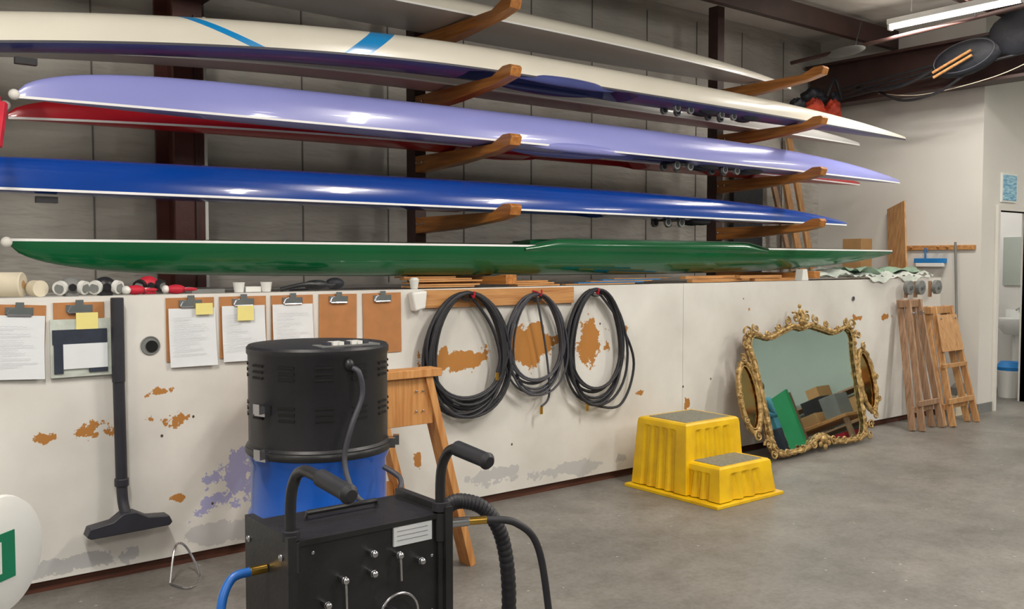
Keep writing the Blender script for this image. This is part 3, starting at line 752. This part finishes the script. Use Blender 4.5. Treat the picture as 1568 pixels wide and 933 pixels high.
b=B('foam_block'); b.prism([(7.1,LT),(7.20,LT),(7.18,LT+.1),(7.12,LT+.1)],4.90,4.98,'white'); b.done(bevel=.005)
b=B('plastic_sheeting')
def ps(u,v):
    x=7.55+1.8*u; y=4.86+.7*v; z=LT+.012+.05*abs(math.sin(x*9+2*math.sin(y*7)))*abs(math.sin(y*6+x))+.05*math.sin(math.pi*u)*v+.02*math.sin(x*31+y*17)**2
    return (x,y,z)
b.grid(ps,70,24,'plast'); 
b.grid(lambda u,v:(8.0+1.2*u,4.84-.012*v,LT+.03-.06*v*abs(math.sin(u*7)) +.01*math.sin(u*40)),40,5,'plast')
b.grid(lambda u,v:(8.1+1.2*u,4.95+.45*v,LT+.07+.03*math.sin(u*13+v*5)+.02*math.sin(v*20+u*9)),40,20,'plastg'); b.done()
b=B('wall_wire'); b.tube(crom([(.9,6.5,3.2),(.95,6.5,2.8),(1.05,6.5,2.5),(.98,6.5,2.1),(1.03,6.5,1.8),(1.02,6.5,1.45)],8),.007,'black',6); b.done()
b=B('hull_fin'); 
for (x,z) in ((.92,2.60),(1.0,1.915)): b.box(x,x+.10,5.16,5.20,z-.02,z+.012,'black')
b.done()

# ---------------------------------------------------------------- overhead clutter right
b=B('hanging_paddle_bag')
T=Matrix.Translation((9.2,4.5,3.60))@Matrix.Rotation(math.radians(-10),4,'X')
b.ell((0,0,0),(.09,.36,.17),'bagb',T,24,14,.01)
b.ell((.02,-.62,.08),(.12,.42,.24),'bagb',T,24,14,.015)
b.tube([T@Vector((-.09,-.3*math.cos(t),.14*math.sin(t))) for t in [2*math.pi*i/30 for i in range(30)]],.006,'hosegrey',8,closed=True)
for dz in (0,-.05): b.cyl(T@Vector((-.13,.30,-.07+dz)),T@Vector((-.13,-.10,.02+dz)),.014,'woodX',10)
b.tube(crom([(9.2,4.8,3.55),(9.2,5.2,3.42),(9.25,5.6,3.45),(9.3,5.75,3.5)],8),.02,'black',8)
b.tube(crom([(9.2,4.5,3.45),(9.2,4.8,3.3),(9.25,5.2,3.28),(9.3,5.55,3.45)],8),.014,'black',8)
b.tube(crom([(9.1,3.6,3.55),(9.2,4.2,3.38),(9.3,5.0,3.32),(9.3,5.5,3.4)],8),.004,'cream',8)
for dz in (0,.05,.1): b.cyl((9.25,5.9,3.40+dz),(9.2,3.9,3.56+dz),.014,'black',10)
b.done()
b=B('hanging_oar')
b.cyl((8.3,5.9,3.66),(8.6,3.6,3.84),.02,'steel_dark',12); b.ell((8.35,5.3,3.68),(.02,.22,.05),'grey'); b.cyl((8.35,5.2,3.7),(8.45,5.2,3.96),.006,'black',6); b.cyl((8.5,4.1,3.8),(8.5,4.1,3.98),.006,'black',6); b.done()
b=B('life_vest')
b.ell((8.95,6.05,3.26),(.13,.10,.12),'orange',None,28,16,.08); b.ell((9.14,5.95,3.24),(.10,.09,.13),'orange',None,28,16,.09); b.ell((8.78,6.15,3.28),(.09,.09,.10),'bagb',None,28,16,.09)
b.ell((9.08,6.15,3.42),(.16,.12,.10),'bagb',None,28,16,.09); b.ell((9.28,6.02,3.34),(.07,.07,.14),'bagb',None,24,14,.08)
b.tube(crom([(9.1,6.0,3.42),(9.15,5.98,3.55),(9.22,5.98,3.62),(9.3,5.98,3.50),(9.35,5.98,3.4)],8),.02,'black',8)
b.done()

# ---------------------------------------------------------------- fluorescent fixtures with real lamps
def fixture(x,y,z,power,tilt=0,tp=0):
    b=B('fluorescent_light'); L_=.62
    T=Matrix.Translation((x,y,z))
    b.box(-.045,.045,-L_,L_,.0,.05,'fixt',T)
    b.tube([T@Vector((0,-L_+.02,-.02)),T@Vector((0,L_-.02,-.02))],.026,'tube',14)
    for e in (-1,1): b.box(-.035,.035,e*(L_-.012)-.01,e*(L_-.012)+.01,-.05,.0,'fixt',T)
    for e in (-.4,.4): b.tube([T@Vector((0,e,.05)),T@Vector((0,e,H-z))],.005,'chrome',6)
    b.done()
    for (pw,rx,dz) in ((power,0,-.08),(tp,tilt,-.08),(power*.3,math.pi,.09)):
        if not pw: continue
        l=bpy.data.lights.new('lamp','AREA'); l.shape='RECTANGLE'; l.size=.2; l.size_y=1.2; l.energy=pw; l.color=(1,.945,.865)
        o=bpy.data.objects.new('fluorescent_lamp_light',l); o.location=(x,y,z+dz); o.rotation_euler=(rx,0,0); bpy.context.collection.objects.link(o)
P=62
for (x,y) in ((.2,2.4),(4.3,2.0)): fixture(x,y,3.84,P,math.radians(58),36)
fixture(8.4,4.25,3.86,56)
for (x,y) in ((.2,-1.8),(4.3,-1.8),(7.6,.3)): fixture(x,y,3.84,P,math.radians(58),42)
for (x,y) in ((12.4,1.5),(12.4,-2.5)): fixture(x,y,3.84,90)
fixture(-2.5,1.5,3.84,P)
l=bpy.data.lights.new('bath','POINT'); l.energy=24; l.shadow_soft_size=.15; o=bpy.data.objects.new('bathroom_light',l); o.location=(11,5.6,2.4); bpy.context.collection.objects.link(o)

# ---------------------------------------------------------------- far side of workshop (seen in the mirror)
b=B('green_panel_board'); 
T=Matrix.Translation((11.2,1.1,0))@Matrix.Rotation(math.radians(-60),4,'Z')
b.box(-.27,.27,-.02,.02,.2,1.30,'greenp',T); b.box(-.25,-.2,-.2,.25,0,.04,'woodold',T); b.box(.2,.25,-.2,.25,0,.04,'woodold',T); b.box(-.25,-.2,.02,.06,0,1.25,'woodold',T); b.box(.2,.25,.02,.06,0,1.25,'woodold',T); b.done()
b=B('work_bench')
b.box(12.9,13.8,-.6,.9,.85,.9,'woodX'); b.box(12.95,13.7,-.5,.8,.3,.33,'woodold')
for x in (12.92,13.7):
    for y in (-.58,.81): b.box(x,x+.07,y,y+.07,0,.85,'woodold')
b.box(12.95,13.25,-.5,-.15,.9,1.15,'paper'); b.box(12.95,13.2,.0,.35,.9,1.08,'card'); b.box(13.3,13.6,-.1,.3,.9,1.35,'black'); b.box(12.95,13.3,.5,.8,.9,1.25,'grey'); b.box(13.0,13.5,-.4,.1,.33,.7,'card'); b.box(13.0,13.5,.3,.7,.33,.65,'pinkred'); b.done(bevel=.005)
b=B('storage_shelf')
for z in (.3,.85,1.4): b.box(14.3,14.95,-4.5,1.5,z,z+.03,'woodold')
for y in (-4.5,-1.5,1.45):
    for x in (14.3,14.9): b.box(x,x+.05,y,y+.05,0,1.6,'steel_dark')
for i in range(17):
    z=(.33,.88,1.43)[i%3]; y=-4.3+i*.33; b.box(14.4,14.8,y,y+.25,z,z+random.uniform(.2,.42),random.choice(['card','pinkred','teal','paper','black','card','grey']))
b.done()
def person():
    me=bpy.data.meshes.new('body')
    J=[(0,0,.95),(0,0,1.15),(0,0,1.38),(0,0,1.47),(0,-.02,1.56),(-.2,0,1.41),(-.27,.02,1.13),(-.10,-.22,1.32),(.2,0,1.41),(.27,.02,1.13),(.10,-.22,1.32),(-.1,0,.9),(-.12,.0,.49),(-.13,.02,.08),(-.14,-.14,.035),(.1,0,.9),(.12,0,.49),(.13,.02,.08),(.14,-.14,.035)]
    E=[(0,1),(1,2),(2,3),(3,4),(2,5),(5,6),(6,7),(2,8),(8,9),(9,10),(0,11),(11,12),(12,13),(13,14),(0,15),(15,16),(16,17),(17,18)]
    R=[.15,.14,.15,.06,.055,.07,.05,.035,.07,.05,.035,.1,.065,.045,.035,.1,.065,.045,.035]
    me.from_pydata(J,E,[]); o=bpy.data.objects.new('person',me); bpy.context.collection.objects.link(o)
    s=o.modifiers.new('skin','SKIN')
    for i,v in enumerate(me.skin_vertices[0].data): v.radius=(R[i],R[i]*(.75 if i<3 else 1)); v.use_root=(i==0)
    sb=o.modifiers.new('sub','SUBSURF'); sb.levels=2; sb.render_levels=2
    m=mk('person_cloth',rgb(60,120,140),.8,var=.05)
    N,L=nodes_of(m); p=N['Principled BSDF']; tc=N.new('ShaderNodeTexCoord'); sp=N.new('ShaderNodeSeparateXYZ'); L.new(tc.outputs['Object'],sp.inputs[0])
    gt=N.new('ShaderNodeMath'); gt.operation='GREATER_THAN'; gt.inputs[1].default_value=.96; L.new(sp.outputs['Z'],gt.inputs[0])
    g2=N.new('ShaderNodeMath'); g2.operation='GREATER_THAN'; g2.inputs[1].default_value=1.47; L.new(sp.outputs['Z'],g2.inputs[0])
    a=N.new('ShaderNodeMixRGB'); a.inputs[1].default_value=rgb(46,52,66); a.inputs[2].default_value=rgb(70,135,155); L.new(gt.outputs[0],a.inputs[0])
    c=N.new('ShaderNodeMixRGB'); c.inputs[2].default_value=rgb(205,150,122); L.new(a.outputs[0],c.inputs[1]); L.new(g2.outputs[0],c.inputs[0]); L.new(c.outputs[0],p.inputs['Base Color'])
    me.materials.append(m)
    h=B('head'); h.ell((0,-.02,1.66),(.078,.095,.115),'skin',None,24,16); h.ell((0,.005,1.69),(.086,.098,.105),'hair',None,24,16)
    h.ell((0,-.118,1.65),(.013,.02,.022),'skin'); h.ell((0,-.107,1.605),(.026,.01,.008),'pinkred')
    for sx in (-1,1): h.ell((sx*.03,-.102,1.67),(.012,.008,.007),'hole'); h.ell((sx*.08,-.01,1.655),(.012,.022,.03),'skin')
    h.done(parent=o)
    g=B('hands')
    for sx in (-1,1):
        g.ell((sx*.09,-.26,1.34),(.022,.045,.04),'skin')
        for i in range(4): g.tube([(sx*.09,-.29,1.32+.018*i),(sx*.07,-.33,1.32+.018*i),(sx*.04,-.335,1.32+.018*i)],[.009,.008,.006],'skin',8)
        g.tube([(sx*.08,-.25,1.37),(sx*.055,-.28,1.39)],[.011,.008],'skin',8)
    g.box(-.05,.05,-.33,-.25,1.31,1.39,'black'); g.done(parent=o)
    return o
pr=person(); pr.location=(12.1,.12,0); pr.rotation_euler=(0,0,math.radians(180+120))

# ---------------------------------------------------------------- world, camera
w=bpy.data.worlds.new('world'); S.world=w; w.use_nodes=True
w.node_tree.nodes['Background'].inputs[0].default_value=(.8,.85,1,1); w.node_tree.nodes['Background'].inputs[1].default_value=.3
cam=bpy.data.cameras.new('camera'); cam.lens=32.6; cam.sensor_width=36
co=bpy.data.objects.new('camera',cam); co.location=(0,0,1.6); co.rotation_euler=(math.radians(90-2.68),0,math.radians(-38.02)); bpy.context.collection.objects.link(co); S.camera=co
